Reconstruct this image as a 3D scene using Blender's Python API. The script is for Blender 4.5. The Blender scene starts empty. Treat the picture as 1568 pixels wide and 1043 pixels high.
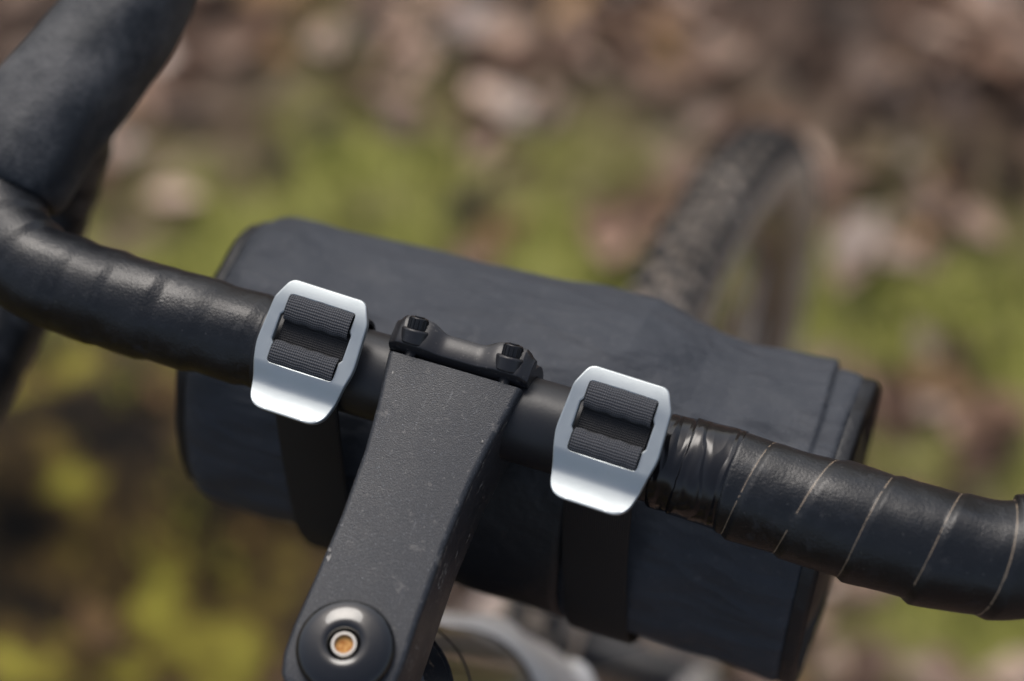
import bpy, math, random
import numpy as np
from mathutils import Vector, Matrix, noise
random.seed(7); np.random.seed(7)
sc = bpy.context.scene
sc.view_settings.view_transform='Standard'; sc.view_settings.look='None'; sc.view_settings.exposure=0
BZ=1.01   # handlebar height above ground
O=Vector((0,0,BZ))

# ------------------------------------------------------------ helpers
def link(o,parent=None):
    sc.collection.objects.link(o)
    if parent: o.parent=parent
    return o
def empty(name,loc=(0,0,0),parent=None):
    e=bpy.data.objects.new(name,None); e.location=loc; e.empty_display_size=.02
    return link(e,parent)
def mesh_obj(name,verts,faces,mat=None,parent=None,smooth=True,uvs=None,cols=None):
    me=bpy.data.meshes.new(name); me.from_pydata([tuple(v) for v in verts],[],faces)
    if smooth: me.polygons.foreach_set('use_smooth',[True]*len(me.polygons))
    if uvs is not None:
        l=me.uv_layers.new(name='UVMap')
        idx=np.empty(len(me.loops),dtype=np.int32); me.loops.foreach_get('vertex_index',idx)
        l.data.foreach_set('uv',np.asarray(uvs,dtype=np.float32)[idx].ravel())
    if cols is not None:
        a=me.attributes.new('Col','FLOAT_COLOR','POINT')
        a.data.foreach_set('color',np.asarray(cols,dtype=np.float32).ravel())
    me.update()
    o=bpy.data.objects.new(name,me)
    if mat: me.materials.append(mat)
    return link(o,parent)
def cr(ctrl,step):
    P=[np.array(p,float) for p in ctrl]; P=[2*P[0]-P[1]]+P+[2*P[-1]-P[-2]]
    out=[]
    for i in range(1,len(P)-2):
        n=max(2,int(np.linalg.norm(P[i+1][:3]-P[i][:3])/step))
        for k in range(n):
            t=k/n
            out.append(.5*((2*P[i])+(-P[i-1]+P[i+1])*t+(2*P[i-1]-5*P[i]+4*P[i+1]-P[i+2])*t*t+(-P[i-1]+3*P[i]-3*P[i+1]+P[i+2])*t**3))
    out.append(P[-2]); return np.array(out)
def sweep(name,pts,rad,nth=64,mat=None,parent=None,up=(0,0,1),caps=True,uvf=None):
    pts=np.asarray(pts,float)[:,:3]
    T=np.gradient(pts,axis=0); T/=np.linalg.norm(T,axis=1)[:,None]
    s=np.concatenate([[0],np.cumsum(np.linalg.norm(np.diff(pts,axis=0),axis=1))])
    u=np.array(up,float); u-=u.dot(T[0])*T[0]; u/=np.linalg.norm(u)
    V=[];UV=[];F=[]
    for i in range(len(pts)):
        u=u-u.dot(T[i])*T[i]; u/=np.linalg.norm(u); sd=np.cross(T[i],u)
        for j in range(nth+1):
            th=2*math.pi*j/nth - math.pi/2
            a,b=rad(i,s[i],th,pts[i])
            V.append(pts[i]+sd*a*math.cos(th)+u*b*math.sin(th))
            UV.append((uvf(s[i],th),th) if uvf else (s[i],th))
    m=nth+1
    for i in range(len(pts)-1):
        for j in range(nth):
            F.append((i*m+j,i*m+j+1,(i+1)*m+j+1,(i+1)*m+j))
    if caps:
        for i,rev in ((0,False),(len(pts)-1,True)):
            c=len(V); V.append(pts[i]); UV.append((s[i],0))
            for j in range(nth):
                F.append((c,i*m+j,i*m+j+1) if rev else (c,i*m+j+1,i*m+j))
    return mesh_obj(name,V,F,mat,parent,True,UV)
def bevel(o,w,seg=3,ang=35):
    m=o.modifiers.new('b','BEVEL'); m.width=w; m.segments=seg; m.limit_method='ANGLE'; m.angle_limit=math.radians(ang)
    return o
def sharp_smooth(o,ang=40):
    try: o.data.set_sharp_from_angle(angle=math.radians(ang))
    except Exception: pass
def cyl(name,c,axis,r,h,mat,parent,n=48,r2=None,bev=0):
    ax=Vector(axis).normalized(); q=ax.to_track_quat('Z','Y').to_matrix()
    r2=r if r2 is None else r2
    V=[];F=[]
    for k,(z,rr) in enumerate(((0,r),(h,r2))):
        for j in range(n):
            a=2*math.pi*j/n; V.append(Vector(c)+q@Vector((rr*math.cos(a),rr*math.sin(a),z)))
    for j in range(n): F.append((j,(j+1)%n,n+(j+1)%n,n+j))
    F.append(tuple(range(n-1,-1,-1))); F.append(tuple(range(n,2*n)))
    o=mesh_obj(name,V,F,mat,parent,True); sharp_smooth(o)
    if bev: bevel(o,bev,3)
    return o

# ------------------------------------------------------------ materials
def mat(name,col=(.5,.5,.5),rough=.5,metal=0,spec=.5,coat=0,coatr=.1,sheen=0):
    m=bpy.data.materials.new(name); m.use_nodes=True
    b=m.node_tree.nodes['Principled BSDF']
    b.inputs['Base Color'].default_value=(*col,1); b.inputs['Roughness'].default_value=rough
    b.inputs['Metallic'].default_value=metal; b.inputs['Specular IOR Level'].default_value=spec
    b.inputs['Coat Weight'].default_value=coat; b.inputs['Coat Roughness'].default_value=coatr
    b.inputs['Sheen Weight'].default_value=sheen
    return m,m.node_tree,b
def N(nt,t): return nt.nodes.new(t)
def L(nt,a,b): nt.links.new(a,b)
def coords(nt,kind='Object'):
    return N(nt,'ShaderNodeTexCoord').outputs[kind]
def noisetex(nt,scale,detail=4,rough=.55,vec=None,out='Fac'):
    n=N(nt,'ShaderNodeTexNoise'); n.inputs['Scale'].default_value=scale; n.inputs['Detail'].default_value=detail; n.inputs['Roughness'].default_value=rough
    L(nt,vec if vec is not None else coords(nt),n.inputs['Vector']); return n.outputs[out]
def ramp(nt,fac,stops):
    r=N(nt,'ShaderNodeValToRGB'); e=r.color_ramp.elements
    while len(e)<len(stops): e.new(.5)
    for x,(p,c) in zip(e,stops):
        x.position=p; x.color=(*c,1) if not isinstance(c,(int,float)) else (c,c,c,1)
    L(nt,fac,r.inputs['Fac']); return r.outputs['Color']
def math_(nt,op,a,b=None,c=None):
    n=N(nt,'ShaderNodeMath'); n.operation=op
    for i,x in enumerate((a,b,c)):
        if x is None: continue
        if isinstance(x,(int,float)): n.inputs[i].default_value=x
        else: L(nt,x,n.inputs[i])
    return n.outputs[0]
def bump(nt,b,h,strength=.3,dist=.001,prev=None):
    n=N(nt,'ShaderNodeBump'); n.inputs['Strength'].default_value=strength; n.inputs['Distance'].default_value=dist
    L(nt,h,n.inputs['Height'])
    if prev is not None: L(nt,prev,n.inputs['Normal'])
    L(nt,n.outputs[0],b.inputs['Normal']); return n.outputs[0]
def mixc(nt,f,a,b_):
    n=N(nt,'ShaderNodeMix'); n.data_type='RGBA'
    if isinstance(f,(int,float)): n.inputs[0].default_value=f
    else: L(nt,f,n.inputs[0])
    for i,x in ((6,a),(7,b_)):
        if isinstance(x,tuple): n.inputs[i].default_value=(*x,1)
        else: L(nt,x,n.inputs[i])
    return n.outputs[2]

def tape_mat(name,line):
    m,nt,b=mat(name,(.008,.009,.011),.3,spec=.5)
    uv=N(nt,'ShaderNodeUVMap').outputs[0]; sp=N(nt,'ShaderNodeSeparateXYZ'); L(nt,uv,sp.inputs[0])
    fr=math_(nt,'FRACT',sp.outputs[0])
    g=noisetex(nt,1100,2,.6); w=noisetex(nt,40,2,.5); w2=noisetex(nt,200,4,.65)
    scuff=ramp(nt,noisetex(nt,75,5,.75),[(.58,0.0),(.67,1.0)])
    rg=mixc(nt,scuff,ramp(nt,w,[(.3,.28),(.7,.43)]),(.6,.6,.6)); L(nt,rg,b.inputs['Roughness'])
    base=mixc(nt,ramp(nt,w2,[(.5,0.0),(.8,1.0)]),(.006,.007,.009),(.015,.017,.021))
    base=mixc(nt,math_(nt,'MULTIPLY',scuff,.35),base,(.045,.047,.053))
    if line:
        lw=math_(nt,'MULTIPLY_ADD',w2,.036,-.003)
        mask=math_(nt,'LESS_THAN',fr,lw)
        mask=math_(nt,'MULTIPLY',mask,math_(nt,'GREATER_THAN',noisetex(nt,110,3,.6),.42))
        base=mixc(nt,mask,base,(.26,.20,.14))
    sp2=ramp(nt,noisetex(nt,900,1,.5),[(.73,0.0),(.78,1.0)])
    base=mixc(nt,math_(nt,'MULTIPLY',sp2,.4),base,(.14,.135,.13))
    L(nt,base,b.inputs['Base Color'])
    p=bump(nt,b,g,.45,.0004); p=bump(nt,b,w,.35,.0025,p); bump(nt,b,w2,.18,.001,p)
    return m
M_tapeR=tape_mat('bar_tape_worn_edges',True); M_tapeL=tape_mat('bar_tape',False)

M_bar,nt,b=mat('satin_black_bar',(.014,.015,.018),.40); bump(nt,b,noisetex(nt,700,2),.08,.0005)
L(nt,ramp(nt,noisetex(nt,60,4),[(.3,.32),(.7,.50)]),b.inputs['Roughness'])
M_etape,nt,b=mat('finishing_tape',(.007,.007,.009),.2)
v=coords(nt); mp=N(nt,'ShaderNodeMapping'); mp.inputs['Scale'].default_value=(1,.20,.20); mp.inputs['Rotation'].default_value=(0,.35,.55); L(nt,v,mp.inputs[0])
bump(nt,b,ramp(nt,noisetex(nt,80,2,.5,mp.outputs[0]),[(.38,0.0),(.48,1.0),(.54,.35),(.64,.8)]),.45,.002)

M_stem,nt,b=mat('speckled_black_stem',(.02,.021,.023),.5)
spk=noisetex(nt,2300,1,.5); spk2=ramp(nt,spk,[(.65,0.0),(.74,1.0)]); d=noisetex(nt,35,5,.6)
base=mixc(nt,d,(.016,.018,.022),(.033,.036,.043)); base=mixc(nt,math_(nt,'MULTIPLY',spk2,.38),base,(.32,.34,.38)); 
scr=ramp(nt,noisetex(nt,85,6,.78),[(.615,0.0),(.66,1.0)]); base=mixc(nt,math_(nt,'MULTIPLY',scr,.45),base,(.19,.178,.165))
mp=N(nt,'ShaderNodeMapping'); mp.inputs['Scale'].default_value=(1,.06,1); mp.inputs['Rotation'].default_value=(0,0,.25); L(nt,coords(nt),mp.inputs[0])
hair=ramp(nt,noisetex(nt,700,3,.7,mp.outputs[0]),[(.66,0.0),(.70,1.0)]); base=mixc(nt,math_(nt,'MULTIPLY',hair,.22),base,(.25,.25,.26))
dust=ramp(nt,noisetex(nt,420,3,.7),[(.64,0.0),(.70,1.0)]); base=mixc(nt,math_(nt,'MULTIPLY',dust,.3),base,(.30,.28,.26))
L(nt,base,b.inputs['Base Color']); bump(nt,b,noisetex(nt,2200,2),.4,.0004)
L(nt,ramp(nt,d,[(.3,.34),(.7,.53)]),b.inputs['Roughness'])

M_black,nt,b=mat('black_anodised',(.020,.020,.023),.36); bump(nt,b,noisetex(nt,900,2),.08,.0003)
L(nt,mixc(nt,math_(nt,'MULTIPLY',ramp(nt,noisetex(nt,600,4,.75),[(.60,0.0),(.67,1.0)]),.3),(.016,.016,.019),(.20,.18,.16)),b.inputs['Base Color'])
M_bolt,nt,b=mat('black_bolt',(.03,.03,.032),.3,.6)
M_gloss,nt,b=mat('gloss_black_cap',(.005,.005,.006),.12,coat=.6,coatr=.05)
L(nt,ramp(nt,noisetex(nt,300,5,.7),[(.3,.05),(.75,.26)]),b.inputs['Roughness']); bump(nt,b,noisetex(nt,160,3),.1,.0008)
M_steel,nt,b=mat('steel_bolt',(.50,.48,.44),.32,1)
M_rust,nt,b=mat('rusty_socket',(.35,.14,.04),.6,.2); L(nt,ramp(nt,noisetex(nt,700,3,.7),[(.4,(.40,.14,.015)),(.6,(.62,.34,.10))]),b.inputs['Base Color'])

M_alu,nt,b=mat('anodised_aluminium',(.42,.45,.46),.38,.75,spec=.45)
bump(nt,b,noisetex(nt,2500,2,.6),.12,.0002)
al=mixc(nt,noisetex(nt,70,4),(.375,.415,.43),(.45,.485,.495)); dg=ramp(nt,noisetex(nt,330,5,.75),[(.63,0.0),(.75,1.0)])
L(nt,mixc(nt,math_(nt,'MULTIPLY',dg,.45),al,(.22,.22,.21)),b.inputs['Base Color'])
L(nt,ramp(nt,noisetex(nt,120,4),[(.3,.33),(.7,.46)]),b.inputs['Roughness'])

def web_mat(name,c1,c2,bs=.9):
    m,nt,b=mat(name,c1,.7)
    uv=N(nt,'ShaderNodeUVMap').outputs[0]; s=N(nt,'ShaderNodeSeparateXYZ'); L(nt,uv,s.inputs[0])
    a=math_(nt,'SINE',math_(nt,'MULTIPLY',s.outputs[0],2*math.pi/.0008))
    c=math_(nt,'SINE',math_(nt,'MULTIPLY',s.outputs[1],2*math.pi/.00085))
    h=math_(nt,'ADD',math_(nt,'MULTIPLY',a,.42),math_(nt,'MULTIPLY',c,.58)); h01=math_(nt,'MULTIPLY_ADD',h,.5,.5)
    L(nt,mixc(nt,h01,c1,c2),b.inputs['Base Color']); bump(nt,b,h01,bs,.0005); return m
M_web=web_mat('ribbed_webbing',(.006,.006,.008),(.10,.105,.118),.7)
M_strap=web_mat('strap_webbing',(.007,.007,.008),(.014,.014,.016),.5)

M_bag,nt,b=mat('bag_fabric',(.045,.052,.066),.68,spec=.3)
c=coords(nt); big=noisetex(nt,14,5,.6); fine=noisetex(nt,1100,2,.5); mid=noisetex(nt,60,5,.65)
col_=mixc(nt,big,(.040,.045,.055),(.060,.067,.081)); dust=ramp(nt,noisetex(nt,260,5,.75),[(.58,0.0),(.72,1.0)])
L(nt,mixc(nt,math_(nt,'MULTIPLY',dust,.28),col_,(.18,.18,.19)),b.inputs['Base Color'])
mp=N(nt,'ShaderNodeMapping'); mp.inputs['Scale'].default_value=(.35,1,1); mp.inputs['Rotation'].default_value=(0,0,.3); L(nt,c,mp.inputs[0])
cre=ramp(nt,noisetex(nt,30,3,.55,mp.outputs[0]),[(.40,0.0),(.50,1.0),(.60,.3)])
p=bump(nt,b,fine,.45,.0004); p=bump(nt,b,mid,.3,.002,p); p=bump(nt,b,cre,.36,.0035,p); bump(nt,b,big,.45,.009,p)
L(nt,ramp(nt,mid,[(.3,.54),(.7,.74)]),b.inputs['Roughness'])
M_bagend,nt,b=mat('bag_end_fabric',(.012,.013,.016),.5); bump(nt,b,noisetex(nt,80,4),.4,.003)

M_hood,nt,b=mat('hood_rubber',(.03,.033,.038),.6)
bump(nt,b,noisetex(nt,500,3),.4,.0008)
L(nt,mixc(nt,ramp(nt,noisetex(nt,34,6,.75),[(.42,0.0),(.68,1.0)]),(.017,.020,.025),(.085,.085,.088)),b.inputs['Base Color'])

M_mud,nt,b=mat('dried_mud_tyre',(.2,.17,.13),.9)
dn=noisetex(nt,22,4,.7); L(nt,ramp(nt,dn,[(.35,(.12,.10,.08)),(.5,(.24,.20,.165)),(.68,(.44,.38,.32))]),b.inputs['Base Color'])
M_tyre,nt,b=mat('tyre_rubber',(.02,.02,.022),.7)
L(nt,ramp(nt,noisetex(nt,40,3,.7),[(.45,(.010,.010,.012)),(.7,(.07,.063,.056))]),b.inputs['Base Color'])
M_sidew,nt,b=mat('tan_sidewall',(.3,.22,.15),.8); L(nt,ramp(nt,noisetex(nt,18,4,.7),[(.35,(.42,.32,.24)),(.65,(.70,.58,.46))]),b.inputs['Base Color'])
M_rim,nt,b=mat('dusty_rim',(.02,.02,.02),.4)
L(nt,ramp(nt,noisetex(nt,18,4,.7),[(.4,(.12,.08,.06)),(.7,(.36,.26,.19))]),b.inputs['Base Color'])
M_spoke,_,_=mat('spoke_steel',(.3,.3,.3),.35,1)
M_fork,nt,b=mat('pale_fork_paint',(.52,.53,.54),.25,coat=.5)
L(nt,mixc(nt,noisetex(nt,30,5,.6),(.66,.67,.68),(.40,.36,.33)),b.inputs['Base Color'])
M_frame,nt,b=mat('dark_frame_paint',(.014,.015,.018),.3,coat=.4)
L(nt,mixc(nt,math_(nt,'MULTIPLY',ramp(nt,noisetex(nt,150,5,.75),[(.58,0.0),(.66,1.0)]),.5),(.014,.015,.018),(.30,.22,.15)),b.inputs['Base Color'])
M_brass,_,_=mat('headset_ring',(.16,.14,.13),.45,1)

# ------------------------------------------------------------ bicycle
bike=empty('bicycle',O)
hb=empty('handlebar',parent=bike)
half=[(0,0,0),(.05,0,0),(.10,0,0),(.143,0,0),(.168,.004,0),(.186,.019,0),(.194,.044,0),(.196,.072,0),(.198,.094,-.008),
      (.203,.108,-.03),(.210,.108,-.062),(.218,.090,-.095),(.222,.055,-.118),(.224,.015,-.126),(.226,-.03,-.13)]
EXT={1:.034,-1:.006}
def saw(ph,drop=.12):
    f=ph-math.floor(ph)
    return (f/ drop) if f<drop else 1-(f-drop)/(1-drop)
for side,pitch,M,x0,hgt,gr,r0_,dr in ((1,.0222,M_tapeR,.101,.0014,.0018,.0180,.12),(-1,.0188,M_tapeL,.071,.0010,.0012,.0168,.26)):
    R=cr([(p[0]+(EXT[side]*min(1,(p[0]-.1)/.06) if p[0]>.12 else 0),p[1]-(.0026*min(1,max(0,p[0]-.08)/.06) if side>0 else 0),p[2]) for p in half],.0007)
    P=R.copy(); P[:,0]*=side
    s=np.concatenate([[0],np.cumsum(np.linalg.norm(np.diff(P,axis=0),axis=1))])
    P2=P[s>=x0]
    tilt=1.0 if side>0 else .55
    def phase(ss,th,side=side,pitch=pitch,tilt=tilt):
        return ss/pitch - tilt*(th+math.pi/2)/(2*math.pi)+.22*noise.noise(Vector((ss*38,side*3,.5)))
    def rad(i,ss,th,p,phase=phase,hgt=hgt,side=side,gr=gr,r0_=r0_,dr=dr):
        w=.0007*noise.noise(Vector((ss*60,math.cos(th)*1.6,math.sin(th)*1.6+side*5)))
        ph=phase(ss,th); hh=hgt*(.75+.9*noise.noise(Vector((math.floor(ph)*3.7,math.cos(th),math.sin(th)))))
        r=r0_+ gr*min(1,ss/.05)+ hh*saw(ph,dr) + w
        r-= .0024*max(0,1-ss/.0022)
        return (r,r)
    sweep('bar_tape_right' if side>0 else 'bar_tape_left',P2,rad,80,M,hb,uvf=phase)
C=np.array([(x,0,0) for x in np.arange(-.08,.1061,.002)])
sweep('bar_centre',C,lambda i,s,t,p:(.0159,.0159),72,M_bar,hb)
E=np.array([(x,0,0) for x in np.arange(.0765,.1045,.0004)])
def er(i,s,t,p):
    r=.0166+.0005*min(1,s/.001)+.0006*(s/.027)+(.0006 if s>.0085+.002*math.sin(t) else 0)
    r+=.0005*noise.noise(Vector((s*150+ t*1.2,t*.8,2)))
    return (r,r)
sweep('finishing_tape',E,er,96,M_etape,hb)
E=np.array([(x,0,0) for x in np.arange(-.0735,-.0600,.0004)])
sweep('bar_collar',E,lambda i,s,t,p:(.0165+(.0006 if s<.009 else 0),)*2,72,M_bar,hb)

for side in (-1,1):
    h=empty('brake_lever',parent=hb)
    ctrl=[(.194,.032,-.002,.0180,.0185),(.1938,.035,-.001,.0225,.0225),(.192,.045,.002,.0245,.0240),(.186,.072,.008,.0235,.0240),(.179,.10,.012,.0220,.0240),(.173,.125,.018,.0200,.0240),
          (.169,.143,.035,.0175,.0190),(.168,.150,.055,.0145,.0150),(.168,.150,.068,.0110,.0115),(.168,.149,.074,.004,.004)]
    D=cr(ctrl,.002); D[:,0]+=EXT[side]; D[:,0]*=side
    ra=D[:,3];rb=D[:,4]
    def rr(i,s,t,p,ra=ra,rb=rb):
        c,sn=abs(math.cos(t)),abs(math.sin(t)); k=(c**2.5+sn**2.5)**(-1/2.5)
        w=1+.05*noise.noise(Vector((p[1]*40,math.cos(t)*2,math.sin(t)*2)))
        return (ra[i]*k*w,rb[i]*k*w)
    sweep('hood',D,rr,48,M_hood,h)
    ctrl=[(.182,.120,.0,.010,.009),(.190,.130,-.012,.009,.007),(.199,.134,-.035,.0085,.005),(.207,.130,-.065,.008,.004),(.216,.118,-.095,.0075,.004),(.224,.100,-.116,.0065,.004)]
    D=cr(ctrl,.003); D[:,0]+=EXT[side]; D[:,0]*=side; qa=D[:,3];qb=D[:,4]
    sweep('lever_blade',D,lambda i,s,t,p,qa=qa,qb=qb:(qa[i],qb[i]),24,M_black,h,up=(0,.3,1))
# stem -------------------------------------------------------
ANG=math.radians(8)
S=Vector((0,math.cos(ANG),math.sin(ANG))); Tn=Vector((0,-math.sin(ANG),math.cos(ANG))); X=Vector((1,0,0))
def st(x,s,t): return X*x+S*s+Tn*t
stem=empty('stem',parent=bike)
SL=.105
secs=[
 (-.1260,.0100,.0175,-.0175),(-.1240,.0145,.0185,-.0195),(-.119,.0183,.0188,-.0205),(-.112,.0200,.0188,-.0205),(-.102,.0203,.0188,-.0205),(-.085,.0197,.0188,-.0205),
 (-.060,.0192,.0188,-.019),(-.035,.0200,.0190,-.019),(-.018,.0218,.0192,-.019),(-.006,.0238,.0193,-.019),(.0035,.0252,.0193,-.019)]
V=[];F=[]
def ring(hw,tt,tb,ch=.0022,n=6):
    pts=[]
    for cx,cz,a0 in ((hw-ch,tt-ch,0),(-hw+ch,tt-ch,90),(-hw+ch,tb+ch,180),(hw-ch,tb+ch,270)):
        for k in range(n+1):
            a=math.radians(a0+90*k/n); pts.append((cx+ch*math.cos(a),cz+ch*math.sin(a)))
    return pts
for s_,hw,tt,tb in secs:
    for x,t in ring(hw,tt,tb): V.append(st(x,s_,t))
m=28
for i in range(len(secs)-1):
    for j in range(m): F.append((i*m+j,i*m+(j+1)%m,(i+1)*m+(j+1)%m,(i+1)*m+j))
F.append(tuple(range(m-1,-1,-1))); F.append(tuple((len(secs)-1)*m+j for j in range(m)))
o=mesh_obj('stem_body',V,F,M_stem,stem); sharp_smooth(o,50); bevel(o,.0006,2,50)
def sm(a,b_,x):
    t=min(1,max(0,(x-a)/(b_-a))); return t*t*(3-2*t)
def fp_prof(x):
    l=sm(.006,.014,abs(x)); e=sm(.0225,.0262,abs(x))
    h=.0208+.0018*l-.0028*e; f=.0160+.0025*l-.002*e; rout=.0190+.0008*l-.0008*e
    top=[(.0058,.0152),(.0058,h-.0014),(.0064,h-.0004),(.0078,h),(f-.003,h),(f-.0008,h-.0012),(f,h-.0040)]
    out=list(top)
    a0=math.degrees(math.asin(min(.99,(h-.0062)/rout)))
    for k in range(0,13):
        a=math.radians(a0*(1-2*k/12)); out.append((rout*math.cos(a)*1.06,rout*math.sin(a)))
    out+=[(s_,-t_) for s_,t_ in top][::-1]
    for k in range(0,15):
        a=math.radians(-69+138*k/14); out.append((.0161*math.cos(a),.0161*math.sin(a)))
    return out
xs=list(np.linspace(-.0262,.0262,45)); V=[];F=[]
for x in xs:
    pr=fp_prof(x); n_=len(pr)
    for s_,t_ in pr: V.append(st(x,s_,t_))
for i in range(len(xs)-1):
    for j in range(n_): F.append((i*n_+j,(i+1)*n_+j,(i+1)*n_+(j+1)%n_,i*n_+(j+1)%n_))
F.append(tuple(range(n_))); F.append(tuple((len(xs)-1)*n_+j for j in range(n_-1,-1,-1)))
o=mesh_obj('faceplate',V,F,M_black,stem); sharp_smooth(o,38); bevel(o,.0005,2,38)
for x in (-.0178,.0178):
    for sg in (1,-1):
        ax=(S+Tn*.55*sg).normalized(); c0=st(x,.0085,.0186*sg)
        cyl('bolt_seat',c0,ax,.0053,.0056,M_black,stem,36,bev=.0008)
        cyl('bolt_head',c0+ax*.0050,ax,.0034,.0048,M_bolt,stem,32,bev=.0005)
        cyl('bolt_hex',c0+ax*.0099,ax,.0019,.0003,M_gloss,stem,6)
        cyl('bolt_thread',st(x,.001,.0165*sg),S,.0022,.006,M_black,stem,20)
        for q in range(14):
            a=2*math.pi*q/14; r1=X*math.cos(a)+ax.cross(X)*math.sin(a)
            cyl('bolt_knurl',c0+ax*.0057+r1*.0034,ax,.00035,.0034,M_bolt,stem,6)
cc=st(0,-SL,.0189)
V=[];F=[];n=72; prof=[(.0168,0),(.0168,.0022),(.0163,.0034),(.0150,.0044),(.0125,.0054),(.0090,.0062),(.0062,.0065),(.0057,.0060),(.0055,.0020),(.0001,.0020)]
for r,h in prof:
    for j in range(n):
        a=2*math.pi*j/n; V.append(cc+X*r*math.cos(a)+S*r*math.sin(a)+Tn*h)
for i in range(len(prof)-1):
    for j in range(n): F.append((i*n+j,i*n+(j+1)%n,(i+1)*n+(j+1)%n,(i+1)*n+j))
o=mesh_obj('top_cap',V,F,M_gloss,stem)
V=[];F=[];n=48
for r,h in [(.0046,.0018),(.0046,.0052),(.0042,.0058),(.0034,.0058),(.0032,.0055),(.0032,.0032)]:
    for j in range(n):
        a=2*math.pi*j/n; V.append(cc+X*r*math.cos(a)+S*r*math.sin(a)+Tn*h)
for i in range(5):
    for j in range(n): F.append((i*n+j,i*n+(j+1)%n,(i+1)*n+(j+1)%n,(i+1)*n+j))
o=mesh_obj('cap_bolt',V,F,M_steel,stem); sharp_smooth(o,30)
cyl('cap_bolt_socket',cc+Tn*.0034,Tn,.0033,.0008,M_rust,stem,24)
M_white,nt,b=mat('worn_paint_chips',(.24,.23,.21),.6)
L(nt,mixc(nt,ramp(nt,noisetex(nt,500,4,.7),[(.42,0.0),(.58,1.0)]),(.03,.03,.032),(.38,.36,.33)),b.inputs['Base Color'])
hwf=lambda s_: float(np.interp(s_,[q[0] for q in secs],[q[1] for q in secs]))+.0002
rng=random.Random(5); VV=[];FF=[]
def poly(pts,w):
    b0=len(VV)
    for i,(s_,t_) in enumerate(pts):
        p0=pts[max(0,i-1)]; p1=pts[min(len(pts)-1,i+1)]; dx,dy=p1[0]-p0[0],p1[1]-p0[1]; l=math.hypot(dx,dy) or 1
        ww=w*rng.uniform(.5,1.1)/2; nx_,ny_=-dy/l*ww,dx/l*ww
        VV.append(st(hwf(s_),s_+nx_,t_+ny_)); VV.append(st(hwf(s_),s_-nx_,t_-ny_))
    for i in range(len(pts)-1): FF.append((b0+2*i,b0+2*i+1,b0+2*i+3,b0+2*i+2))
def arc(cs,ct,rs,rt_,a0,a1,w,n=10):
    poly([(cs+rs*math.cos(math.radians(a0+(a1-a0)*k/n)),ct+rt_*math.sin(math.radians(a0+(a1-a0)*k/n))) for k in range(n+1)],w)
arc(-.069,.0065,.0020,.0034,0,330,.0011); arc(-.0645,.0065,.0020,.0034,40,300,.0011)
poly([(-.0945,.010),(-.0930,.0035)],.0010)
for _ in range(60):
    s_=rng.uniform(-.11,-.01); t_=rng.choice([rng.uniform(-.014,.010),rng.gauss(.0163,.0004)]); l=rng.uniform(.001,.006)
    poly([(s_,t_),(s_+l*.5,t_+rng.gauss(0,.0003)),(s_+l,t_+rng.gauss(0,.0004))],rng.uniform(.00015,.0008))
for (xa,sa,sz) in ((-.0172,-.076,.0016),(-.0180,-.0735,.0009),(.0186,-.020,.0008),(-.0205,-.0045,.0007),(.0060,-.088,.0006)):
    b0=len(VV); k=9
    for i in range(k):
        a=2*math.pi*i/k; r=sz*rng.uniform(.5,1.2); VV.append(st(xa+r*math.cos(a)*.6,sa+r*math.sin(a),.0194 if sa>-.03 else .01905))
    FF.append(tuple(range(b0,b0+k)))
mesh_obj('paint_chips',VV,FF,M_white,stem,False)

# head tube / headset / fork / frame ---------------------------
A0=Vector((0,-.1035,-.036)); A1=Vector((0,.172,-.66)); ad=(A1-A0).normalized()
fr=empty('frame',parent=bike)
def along(d): return A0+ad*d
cyl('headset_spacer',along(.0),ad,.0175,.018,M_black,fr,bev=.001)
cyl('headset_cap',along(.018),ad,.020,.012,M_frame,fr,r2=.028,bev=.001)
cyl('head_tube',along(.030),ad,.029,.165,M_frame,fr,r2=.034)
cyl('headset_ring',along(.060),ad,.0303,.003,M_brass,fr)
cyl('headset_ring_lower',along(.195),ad,.0350,.005,M_brass,fr)
hub=Vector((0,.225,-.66))
cp=along(.225)
D=cr([(-.042,cp.y+.030,cp.z-.045,.012,.014),(-.032,cp.y+.024,cp.z-.012,.018,.022),(-.012,cp.y+.014,cp.z,.026,.032),(.012,cp.y+.014,cp.z,.026,.032),(.030,cp.y+.024,cp.z-.012,.016,.022),(.040,cp.y+.030,cp.z-.045,.012,.014)],.004); ca=D[:,3];cb=D[:,4]
sweep('fork_crown',D,lambda i,s,t,p:(cb[i],ca[i]),36,M_fork,fr,up=(0,0,1))
for sx in (-1,1):
    ctrl=[(sx*.036,cp.y+.024,cp.z-.014,.014,.020),(sx*.043,cp.y+.034,cp.z-.06,.012,.018),(sx*.050,cp.y+.085,cp.z-.2,.011,.016),(sx*.055,hub.y,hub.z,.009,.012)]
    D=cr(ctrl,.006); a_=D[:,3];b_=D[:,4]
    sweep('fork_leg',D,lambda i,s,t,p,a_=a_,b_=b_:(a_[i],b_[i]),28,M_fork,fr,up=(0,1,0))
sweep('down_tube',cr([tuple(along(.16)),(0,-.35,-.45),(0,-.62,-.72)],.02),lambda i,s,t,p:(.022,.024),28,M_frame,fr)
sweep('top_tube',cr([tuple(along(.06)),(0,-.35,-.13),(0,-.68,-.19)],.02),lambda i,s,t,p:(.017,.016),28,M_frame,fr)
sweep('seat_tube',cr([(0,-.72,-.08),(0,-.66,-.45),(0,-.62,-.74)],.02),lambda i,s,t,p:(.016,.016),28,M_frame,fr)

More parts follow.
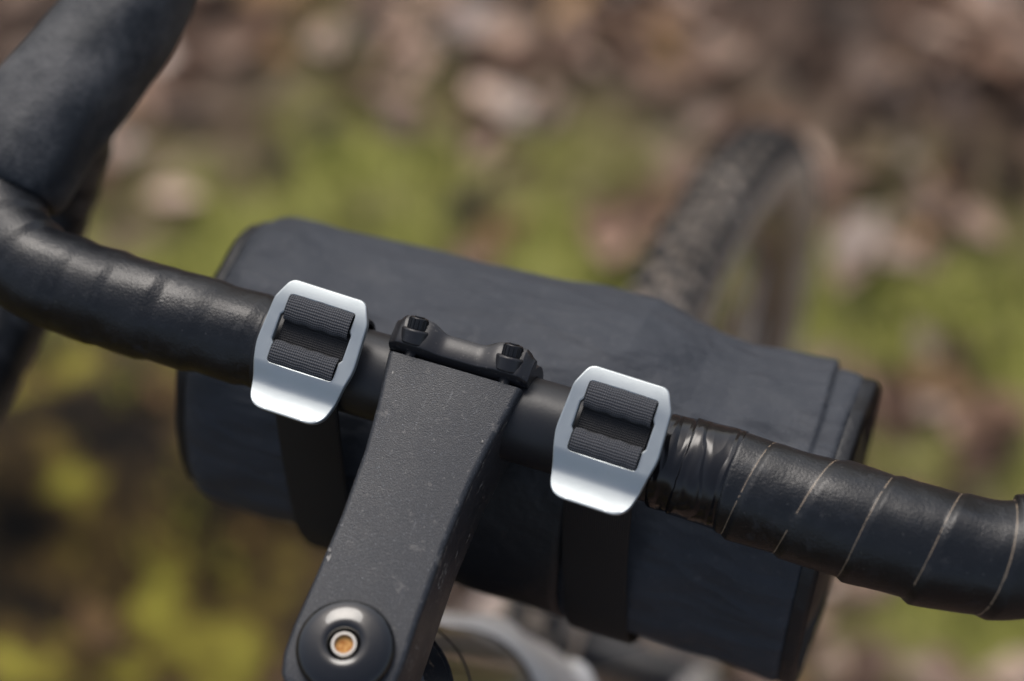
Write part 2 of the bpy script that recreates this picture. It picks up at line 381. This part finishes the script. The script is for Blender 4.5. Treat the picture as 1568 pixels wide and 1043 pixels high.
# front wheel ---------------------------------------------------
whl=empty('front_wheel',hub,parent=bike); whl.rotation_euler=(0,0,math.radians(-1.8))
Rm=.328; rt=.022; Z0=Vector((0,0,0))
V=[];F=[];na=220;nb=28
for i in range(na):
    a=2*math.pi*i/na
    for j in range(nb):
        b_=2*math.pi*j/nb; rad_=Rm+rt*math.cos(b_)
        V.append(Vector((rt*math.sin(b_),rad_*math.cos(a),rad_*math.sin(a))))
for i in range(na):
    for j in range(nb):
        F.append((i*nb+j,((i+1)%na)*nb+j,((i+1)%na)*nb+(j+1)%nb,i*nb+(j+1)%nb))
o=mesh_obj('tyre',V,F,M_mud,whl); o.data.materials.append(M_sidew)
for k,p in enumerate(o.data.polygons):
    j=k%nb
    ang=abs((j+.5)/nb*360); ang=min(ang,360-ang)
    if ang>58: p.material_index=1
V=[];F=[]
NK=100
for i in range(NK):
    for ji,bb in enumerate((-48,-24,0,24,48)):
        a=2*math.pi*(i+(.5 if ji%2 else 0))/NK; b_=math.radians(bb)
        cu=.0034; da=.0115/Rm; db=.0076/rt
        base_=len(V)
        for h_ in (0,cu):
            for sa,sb in ((-1,-1),(1,-1),(1,1),(-1,1)):
                bq=b_+sb*db/2*(1 if h_==0 else .85); aq=a+sa*da/2*(1 if h_==0 else .85); rq=rt+h_-.0003*(h_==0)
                rad_=Rm+rq*math.cos(bq); V.append(Vector((rq*math.sin(bq),rad_*math.cos(aq),rad_*math.sin(aq))))
        F+=[tuple(base_+q for q in f) for f in ((4,5,6,7),(0,1,5,4),(1,2,6,5),(2,3,7,6),(3,0,4,7))]
mesh_obj('tyre_knobs',V,F,M_tyre,whl,False)
V=[];F=[];pr=[(-.013,.312),(-.014,.300),(-.011,.288),(0,.282),(.011,.288),(.014,.300),(.013,.312),(0,.308)]
for i in range(160):
    a=2*math.pi*i/160
    for x,r in pr: V.append(Vector((x,r*math.cos(a),r*math.sin(a))))
for i in range(160):
    for j in range(8): F.append((i*8+j,i*8+(j+1)%8,((i+1)%160)*8+(j+1)%8,((i+1)%160)*8+j))
mesh_obj('rim',V,F,M_rim,whl)
cyl('hub_shell',Z0-X*.045,X,.017,.09,M_black,whl)
cyl('brake_rotor',Z0-X*.040,X,.075,.002,M_spoke,whl)
for i in range(24):
    a=2*math.pi*i/24; b_=a+(.5 if i%2 else -.5); sx=(.03 if i%4<2 else -.03)
    p0=Vector((sx,.02*math.cos(b_),.02*math.sin(b_))); p1=Vector((0,.285*math.cos(a),.285*math.sin(a)))
    cyl('spoke',p0,p1-p0,.001,(p1-p0).length,M_spoke,whl,8)

# ------------------------------------------------------------ handlebar bag
bag=empty('handlebar_bag',O)
BC=np.array([.044,-.085]); BR=.061
xs=np.linspace(-.114,.133,230); V=[];F=[];nth=140
def bagr(x,th):
    e=min(1,max(0,(x-xs[0])/.012)); e2=min(1,max(0,(xs[-1]-x)/.005))
    r=BR*(1-.10*(1-math.sqrt(max(0,1-(1-e)**2))))*(1-.03*(1-math.sqrt(max(0,1-(1-e2)**2))))
    off=np.interp(x,[-.12,-.05,0,.035,.048,.060,.075,.088,.11,.14],[-.0055,-.0045,-.002,.0012,.0010,-.0020,-.0058,-.0070,-.0045,-.0010])
    off-=.0034*sm(.1220,.1232,x+.0012*math.sin(th*3))
    dirw=max(0,math.cos(th-math.radians(38)))
    r+= off*dirw**1.2
    r-= .0030*math.cos(4*(th-math.radians(78)))*.5
    r+= .0050*max(0,math.cos(th-math.radians(-120)))*((x+.12)/.25)
    r+= .0020*noise.noise(Vector((x*18,math.cos(th)*1.6,math.sin(th)*1.6)))+.0016*noise.noise(Vector((x*45,math.cos(th)*5,math.sin(th)*5)))
    for xc in (-.0515,.0615):
        r-= .0015*math.exp(-((x-xc)/.014)**2)*max(0,-math.sin(th))
    return r
for x in xs:
    for j in range(nth):
        th=2*math.pi*j/nth; r=bagr(x,th)
        V.append((x,BC[0]+r*math.cos(th),BC[1]+r*math.sin(th)))
nx=len(xs)
for i in range(nx-1):
    for j in range(nth): F.append((i*nth+j,i*nth+(j+1)%nth,(i+1)*nth+(j+1)%nth,(i+1)*nth+j))
o=mesh_obj('bag_body',V,F,M_bag,bag)
def endcap(x,sgn,name,inset):
    V=[];F=[];rs=[1,1.0,.985,.96,.93,.6,.3,.02]; dx=[0,.003,.0045,.003,-.001,.004,.006,.006]
    dx=[d*inset for d in dx]
    for r_,d in zip(rs,dx):
        for j in range(nth):
            th=2*math.pi*j/nth; r=bagr(x,th)*r_+ .0010*(r_>.99)
            V.append((x+sgn*d,BC[0]+r*math.cos(th),BC[1]+r*math.sin(th)))
    for i in range(len(rs)-1):
        for j in range(nth): F.append((i*nth+j,i*nth+(j+1)%nth,(i+1)*nth+(j+1)%nth,(i+1)*nth+j))
    mesh_obj(name,V,F,M_bagend,bag)
endcap(xs[-1],1,'end_panel',1.4); endcap(xs[0],-1,'end_panel_b',1.0)

def strap_path(drop):
    rb=.0176; pts=[]
    for a in range(-60,171,4): pts.append((rb*math.cos(math.radians(a)),rb*math.sin(math.radians(a))))
    rr_=BR+.0028
    for a in range(178,352,4):
        t=math.radians(a); yy=BC[0]+rr_*math.cos(t); zz=BC[1]+rr_*math.sin(t)
        sn=math.sin(t)
        if sn<0: zz-=drop*sn*sn
        if math.cos(t)<0: yy-=drop*.35*max(0,-sn)
        pts.append((yy,zz))
    h=np.array(pts); s=np.concatenate([[0],np.cumsum(np.linalg.norm(np.diff(h,axis=0),axis=1))])
    q=np.linspace(0,s[-1],260)
    return np.stack([np.interp(q,s,h[:,0]),np.interp(q,s,h[:,1])],1),q
def strap(xc,drop,name,parent):
    H,q=strap_path(drop); n=len(H); V=[];F=[];UV=[]
    T=np.gradient(H,axis=0); T/=np.linalg.norm(T,axis=1)[:,None]; Nn=np.stack([T[:,1],-T[:,0]],1)
    w=.0125
    sec=[(-w,0),(-w,.0013),(-w+.001,.0018),(w-.001,.0018),(w,.0013),(w,0)]
    for i in range(n):
        for x,h in sec:
            V.append((xc+x+.0006*math.sin(q[i]*40),H[i,0]+Nn[i,0]*h,H[i,1]+Nn[i,1]*h)); UV.append((x,q[i]))
    for i in range(n-1):
        for j in range(6): F.append((i*6+j,i*6+(j+1)%6,(i+1)*6+(j+1)%6,(i+1)*6+j))
    o=mesh_obj(name,V,F,M_strap,parent,True,UV); sharp_smooth(o,40)
strap(-.0515,.014,'strap_left',bag); strap(.0600,.014,'strap_right',bag)
V=[];F=[]
for i,x in enumerate(np.linspace(-.03,.045,20)):
    for j,a in enumerate(np.linspace(math.radians(125),math.radians(255),24)):
        r=BR+.0055+.0015*noise.noise(Vector((x*40,a*2,3)))
        V.append((x,BC[0]+r*math.cos(a),BC[1]+r*math.sin(a)))
for i in range(19):
    for j in range(23): F.append((i*24+j,i*24+j+1,(i+1)*24+j+1,(i+1)*24+j))
o=mesh_obj('harness_pad',V,F,M_bagend,bag); so=o.modifiers.new('s','SOLIDIFY'); so.thickness=.003; so.offset=-1

# ------------------------------------------------------------ buckles
def rounded(poly,rads,n=10):
    out=[];k=len(poly)
    for i in range(k):
        p=np.array(poly[i],float);a=np.array(poly[i-1],float);c=np.array(poly[(i+1)%k],float); r=rads[i]
        u=(a-p)/np.linalg.norm(a-p); w=(c-p)/np.linalg.norm(c-p)
        ha=math.acos(max(-1,min(1,u.dot(w))))/2; d=r/math.tan(ha)
        d=min(d,np.linalg.norm(a-p)*.49,np.linalg.norm(c-p)*.49)
        p0=p+u*d;p2=p+w*d
        for t in np.linspace(0,1,n):
            out.append((1-t)**2*p0+2*t*(1-t)*p+t*t*p2)
    return np.array(out)
def rayhit(poly,ang):
    d=np.array([math.cos(ang),math.sin(ang)])
    A=poly; B=np.roll(poly,-1,0); E=B-A
    den=d[0]*E[:,1]-d[1]*E[:,0]
    with np.errstate(divide='ignore',invalid='ignore'):
        t=(A[:,0]*E[:,1]-A[:,1]*E[:,0])/den; u=(A[:,0]*d[1]-A[:,1]*d[0])/den
    ok=(t>0)&(u>=-1e-6)&(u<=1+1e-6)&np.isfinite(t)
    return float(t[ok].max())
outer=rounded([(-14.4,18.6),(14.4,18.6),(18.0,10.5),(18.9,-7),(13.8,-29.6),(-13.8,-29.6),(-18.9,-7),(-18.0,10.5)],[4,4,8,22,7.5,7.5,22,8])*.001
inner=rounded([(-12.4,12.8),(12.4,12.8),(12.4,6.2),(13.5,4.8),(13.5,-4.4),(12.4,-5.8),(12.4,-12.6),(-12.4,-12.6),(-12.4,-5.8),(-13.5,-4.4),(-13.5,4.8),(-12.4,6.2)],
    [1.6,1.6,.8,.8,.8,.8,1.6,1.6,.8,.8,.8,.8],6)*.001
NB=480
RI=[rayhit(inner,2*math.pi*i/NB+1e-4) for i in range(NB)]
RO=[rayhit(outer,2*math.pi*i/NB+1e-4) for i in range(NB)]
def buckle(name,xc,elev,twist):
    root=empty(name,O)
    e=math.radians(elev)
    nrm=Vector((0,-math.cos(e),math.sin(e))); vv=Vector((0,math.sin(e),math.cos(e))); ctr=Vector((xc,0,0))+nrm*.0222+vv*.004
    tw=math.radians(twist); ux=(X*math.cos(tw)+vv*math.sin(tw)); vy=(vv*math.cos(tw)-X*math.sin(tw))
    def loc(x,y,z): return ctr+ux*x+vy*y+nrm*z
    V=[];F=[]; ch=.00055
    def bend(y):
        z=0
        if y<-.0125:
            q=(-.0125-y); z+= -.0026*sm(0,.0085,q)+ .0030*(max(0,q-.004)/.0125)**2
        z-= 12.8*(max(0,y-.008))**2
        return z
    loops=[]
    for side_ in (1,-1):
        rows=[('i',0,.0010),('i',ch*.35,.0014),('i',ch,.0016)]+[('m',k/22,.0016) for k in range(1,22)]+[('o',ch,.0016),('o',ch*.35,.0014),('o',0,.0010)]
        if side_<0: rows=rows[::-1]
        for kind,val,zz in rows:
            idx=[]
            for i in range(NB):
                a=2*math.pi*i/NB+1e-4; ri=RI[i]; ro=RO[i]
                r= ri+val if kind=='i' else (ro-val if kind=='o' else ri+ch+(ro-ri-2*ch)*val)
                x,y=r*math.cos(a),r*math.sin(a)
                idx.append(len(V)); V.append(loc(x,y,zz*side_+bend(y)))
            loops.append(idx)
    nl=len(loops)
    for l in range(nl):
        A=loops[l];B=loops[(l+1)%nl]
        for i in range(NB): F.append((A[i],B[i],B[(i+1)%NB],A[(i+1)%NB]))
    o=mesh_obj('buckle_frame',V,F,M_alu,root); sharp_smooth(o,30)
    for nm,yc,hw_ in (('webbing_upper',.0084,.0050),('webbing_lower',-.0086,.0045)):
        V=[];F=[];UV=[];nA=60;nX=26
        for i in range(nX+1):
            x=-.01225+.0245*i/nX
            for j in range(nA+1):
                a=math.radians(-35+250*j/nA)
                wob=.0002*math.sin(x*900+yc*1000)
                V.append(loc(x,yc+(hw_+wob)*math.cos(a),.0002+.0026*math.sin(a))); UV.append((x,hw_*.8*a))
        for i in range(nX):
            for j in range(nA): F.append((i*(nA+1)+j,(i+1)*(nA+1)+j,(i+1)*(nA+1)+j+1,i*(nA+1)+j+1))
        mesh_obj(nm,V,F,M_web,root,True,UV)
    V=[];F=[];UV=[]
    for i,x in enumerate((-.0125,.0125)):
        for j,y in enumerate(np.linspace(-.016,.016,12)):
            V.append(loc(x,y,-.0018)); UV.append((x,y))
    for j in range(11): F.append((j,12+j,13+j,j+1))
    mesh_obj('webbing_under',V,F,M_strap,root,True,UV)
    return root
buckle('strap_buckle',-.0520,67,-1.5); buckle('strap_buckle.001',.0607,67,-1.5)

# ------------------------------------------------------------ ground
def gh(x,y):
    h=.030*noise.fractal(Vector((x*1.6,y*1.6,0)),1,2,5)+.012*noise.fractal(Vector((x*7,y*7,3)),1,2,4)
    near=math.exp(-((x)**2+(y-.2)**2)/.05)
    h*=1-near*.8
    k=1/(1+math.exp((x+.36+.25*(y-.3))/.04))*1/(1+math.exp((min(y,20)-.46)/.05)) if abs(x)<6 and abs(y)<6 else 0
    h+=.07*k*(1+.8*noise.noise(Vector((x*9,y*9,1))))
    d=max(0,math.hypot(x,y)-4); h+=min(2.0,.02*d*(1+noise.noise(Vector((x*.2,y*.2,0)))))
    return h
g=np.linspace(-1,1,300); gx=np.sinh(g*5.2)/math.sinh(5.2)*80
V=[];F=[]
for i in range(300):
    for j in range(300):
        x=gx[i]-.2;y=gx[j]+.6; V.append((x,y,gh(x,y)))
for i in range(299):
    for j in range(299): F.append((i*300+j,(i+1)*300+j,(i+1)*300+j+1,i*300+j+1))
def zone(x,y):
    c=.735-.8*max(0,-.42-x)+.04*noise.noise(Vector((x*4,y*4,9)))
    z=1.0*math.exp(-((y-c)/.125)**2)
    z=max(z,.7*math.exp(-(((x-.2)/.16)**2+((y-.50)/.09)**2)))
    z=max(z,.4*math.exp(-(((x+.45)/.10)**2+((y-.93)/.06)**2)))
    z*= .90+1.9*noise.noise(Vector((x*11,y*11,4)))
    return max(0,min(.88,z))
def moss(x,y):
    if abs(x)>6 or abs(y)>6: return 0
    return 1/(1+math.exp((x+.22+.2*(y-.3))/.03))*1/(1+math.exp((y-.52)/.03))
cols=[]
for v in V:
    gz=zone(v[0],v[1]) if abs(v[0])<2 and abs(v[1]-.6)<2 else max(0,noise.noise(Vector((v[0]*.8,v[1]*.8,4))))
    cols.append((gz,moss(v[0],v[1]),0,1))
M_g,nt,b=mat('forest_floor',(.08,.06,.04),.9,spec=.2)
at=N(nt,'ShaderNodeAttribute'); at.attribute_name='Col'; sp=N(nt,'ShaderNodeSeparateColor'); L(nt,at.outputs['Color'],sp.inputs[0])
n1=noisetex(nt,13,4,.65); n2=noisetex(nt,22,4,.7)
soil=ramp(nt,n2,[(.3,(.028,.017,.012)),(.5,(.10,.065,.048)),(.68,(.23,.17,.135))])
green=ramp(nt,n2,[(.3,(.12,.12,.024)),(.55,(.29,.30,.065)),(.75,(.42,.41,.13))])
mossc=ramp(nt,n1,[(.40,(.003,.0025,.002)),(.48,(.028,.018,.008)),(.55,(.095,.062,.018)),(.61,(.21,.18,.028)),(.71,(.40,.37,.06))])
c1=mixc(nt,sp.outputs[0],soil,green); c2=mixc(nt,sp.outputs[1],c1,mossc); L(nt,c2,b.inputs['Base Color'])
bump(nt,b,n2,.8,.02)
mesh_obj('ground',V,F,M_g,None,True,None,cols)

def colmat(name,rough=.7,spec=.2):
    m,nt,b=mat(name,(.1,.1,.1),rough,spec=spec)
    at=N(nt,'ShaderNodeAttribute'); at.attribute_name='Col'
    n=noisetex(nt,60,1,.6); mm=N(nt,'ShaderNodeMix'); mm.data_type='RGBA'; mm.blend_type='MULTIPLY'; mm.inputs[0].default_value=.6
    L(nt,at.outputs['Color'],mm.inputs[6]); L(nt,ramp(nt,n,[(.3,.5),(.6,1.15)]),mm.inputs[7]); L(nt,mm.outputs[2],b.inputs['Base Color'])
    return m
pal=[(.26,.165,.118),(.33,.225,.165),(.39,.285,.22),(.165,.097,.064),(.097,.056,.038),(.50,.40,.335),(.34,.205,.10),(.048,.029,.020)]
wts=[.22,.21,.12,.17,.11,.03,.06,.08]
V=[];F=[];CC=[]
def leaf(x,y,sz,dark,tint=None):
    z=gh(x,y)+random.uniform(.001,.02); yaw=random.uniform(0,6.28); tl=random.gauss(0,.35); tr=random.gauss(0,.35); cv=random.uniform(-.4,.7)
    Mx=Matrix.Translation((x,y,z))@Matrix.Rotation(yaw,4,'Z')@Matrix.Rotation(tl,4,'X')@Matrix.Rotation(tr,4,'Y')
    c=tint or random.choices(pal,wts)[0]; k=random.uniform(.75,1.25)*dark; c=(c[0]*k,c[1]*k,c[2]*k,1)
    base_=len(V); w=random.uniform(.45,.7)
    for u in (0,.25,.6,1):
        ww=w*math.sin(math.pi*min(.98,max(.04,u**.8)))*.5
        for s_ in (-1,0,1):
            zz=cv*(ww*abs(s_))*.8+ .3*cv*(u-.5)**2
            V.append(Mx@Vector(((u-.5)*sz,s_*ww*sz,zz*sz))); CC.append(c)
    for i in range(3):
        for j in range(2): F.append((base_+i*3+j,base_+i*3+j+1,base_+(i+1)*3+j+1,base_+(i+1)*3+j))
for _ in range(24000):
    x=random.uniform(-2,1.8); y=random.uniform(-.9,2.9)
    ms=moss(x,y)
    p=.92-1.0*zone(x,y)-.85*ms
    lf=noise.noise(Vector((x*7,y*7,12)))
    if lf<-.18: p*=.25
    if random.random()<p:
        leaf(x,y,random.uniform(.025,.07),max(.13,min(1.35,.95+2.3*lf)),random.choice([(.15,.08,.035),(.07,.04,.02),(.20,.115,.045)]) if ms>.5 else None)
for _ in range(9000):
    a=random.uniform(0,6.28); r=2+14*random.random()**1.5
    leaf(r*math.cos(a),.6+r*math.sin(a),random.uniform(.05,.12),1)
mesh_obj('fallen_leaves',V,F,colmat('dry_leaf'),None,True,None,CC)
V=[];F=[];CC=[]
gp=[(.29,.30,.06),(.38,.38,.10),(.19,.21,.05),(.44,.41,.16),(.46,.37,.19)]
def blade(x,y,h,c):
    z=gh(x,y)-.003; a=random.uniform(0,6.28); w=random.uniform(.0012,.0026); ln=random.uniform(.2,.9)*h; dx,dy=math.cos(a)*ln,math.sin(a)*ln
    px,py=-math.sin(a)*w,math.cos(a)*w; base_=len(V)
    V.extend([(x-px,y-py,z),(x+px,y+py,z),(x+dx*.4+px*.8,y+dy*.4+py*.8,z+h*.65),(x+dx*.4-px*.8,y+dy*.4-py*.8,z+h*.65),(x+dx,y+dy,z+h*.95)])
    CC.extend([c]*5); F.extend([(base_,base_+1,base_+2,base_+3),(base_+3,base_+2,base_+4)])
for _ in range(60000):
    x=random.uniform(-1.9,1.7); y=random.uniform(-.2,1.9)
    if random.random()<zone(x,y)**1.3:
        c=random.choices(gp,[.28,.27,.12,.17,.16])[0]; k=random.uniform(.7,1.2); blade(x,y,random.uniform(.010,.032),(c[0]*k,c[1]*k,c[2]*k,1))
for _ in range(9000):
    x=random.uniform(-1.2,-.15); y=random.uniform(-.6,.5); n_=noise.noise(Vector((x*16,y*16,7)))
    if random.random()<moss(x,y) and n_>.17:
        c=random.choice([(.40,.39,.07),(.29,.29,.045),(.41,.34,.08)]); blade(x,y,random.uniform(.008,.02),(*c,1))
mesh_obj('grass',V,F,colmat('grass_blade'),None,True,None,CC)

# ------------------------------------------------------------ light
w=bpy.data.worlds.new('World'); sc.world=w; w.use_nodes=True; nt=w.node_tree
bg=nt.nodes['Background']; sky=nt.nodes.new('ShaderNodeTexSky'); sky.sky_type='NISHITA'; sky.sun_disc=False
sky.sun_elevation=math.radians(52); sky.sun_rotation=math.radians(-35)
sky.air_density=1.0; sky.dust_density=4.0
hs=nt.nodes.new('ShaderNodeHueSaturation'); hs.inputs['Saturation'].default_value=.68
nt.links.new(sky.outputs[0],hs.inputs['Color']); nt.links.new(hs.outputs[0],bg.inputs['Color']); bg.inputs['Strength'].default_value=.15
sun=bpy.data.lights.new('sun','SUN'); sun.energy=1.15; sun.angle=math.radians(28); sun.color=(1,.965,.92)
so=bpy.data.objects.new('sun',sun); link(so)
el=math.radians(52); az=math.radians(-35)
sd=Vector((math.sin(az)*math.cos(el),math.cos(az)*math.cos(el),math.sin(el)))
so.rotation_euler=sd.to_track_quat('Z','Y').to_euler()

# ------------------------------------------------------------ camera
cam=bpy.data.cameras.new('camera'); co=bpy.data.objects.new('camera',cam); link(co); sc.camera=co
n=Vector((.2,-.51,.84)).normalized(); r0=Vector((-n.y,n.x,0)).normalized(); u0=n.cross(r0)
roll=math.radians(2.2)
r_=r0*math.cos(roll)-u0*math.sin(roll); u_=u0*math.cos(roll)+r0*math.sin(roll)
T=O+r_*.020+u_*.0214
co.matrix_world=Matrix.Translation(T+n*.87)@Matrix((r_,u_,n)).transposed().to_4x4()
cam.lens=85; cam.sensor_width=36; cam.clip_start=.02; cam.clip_end=300
cam.dof.use_dof=True; cam.dof.focus_distance=.852; cam.dof.aperture_fstop=3.3
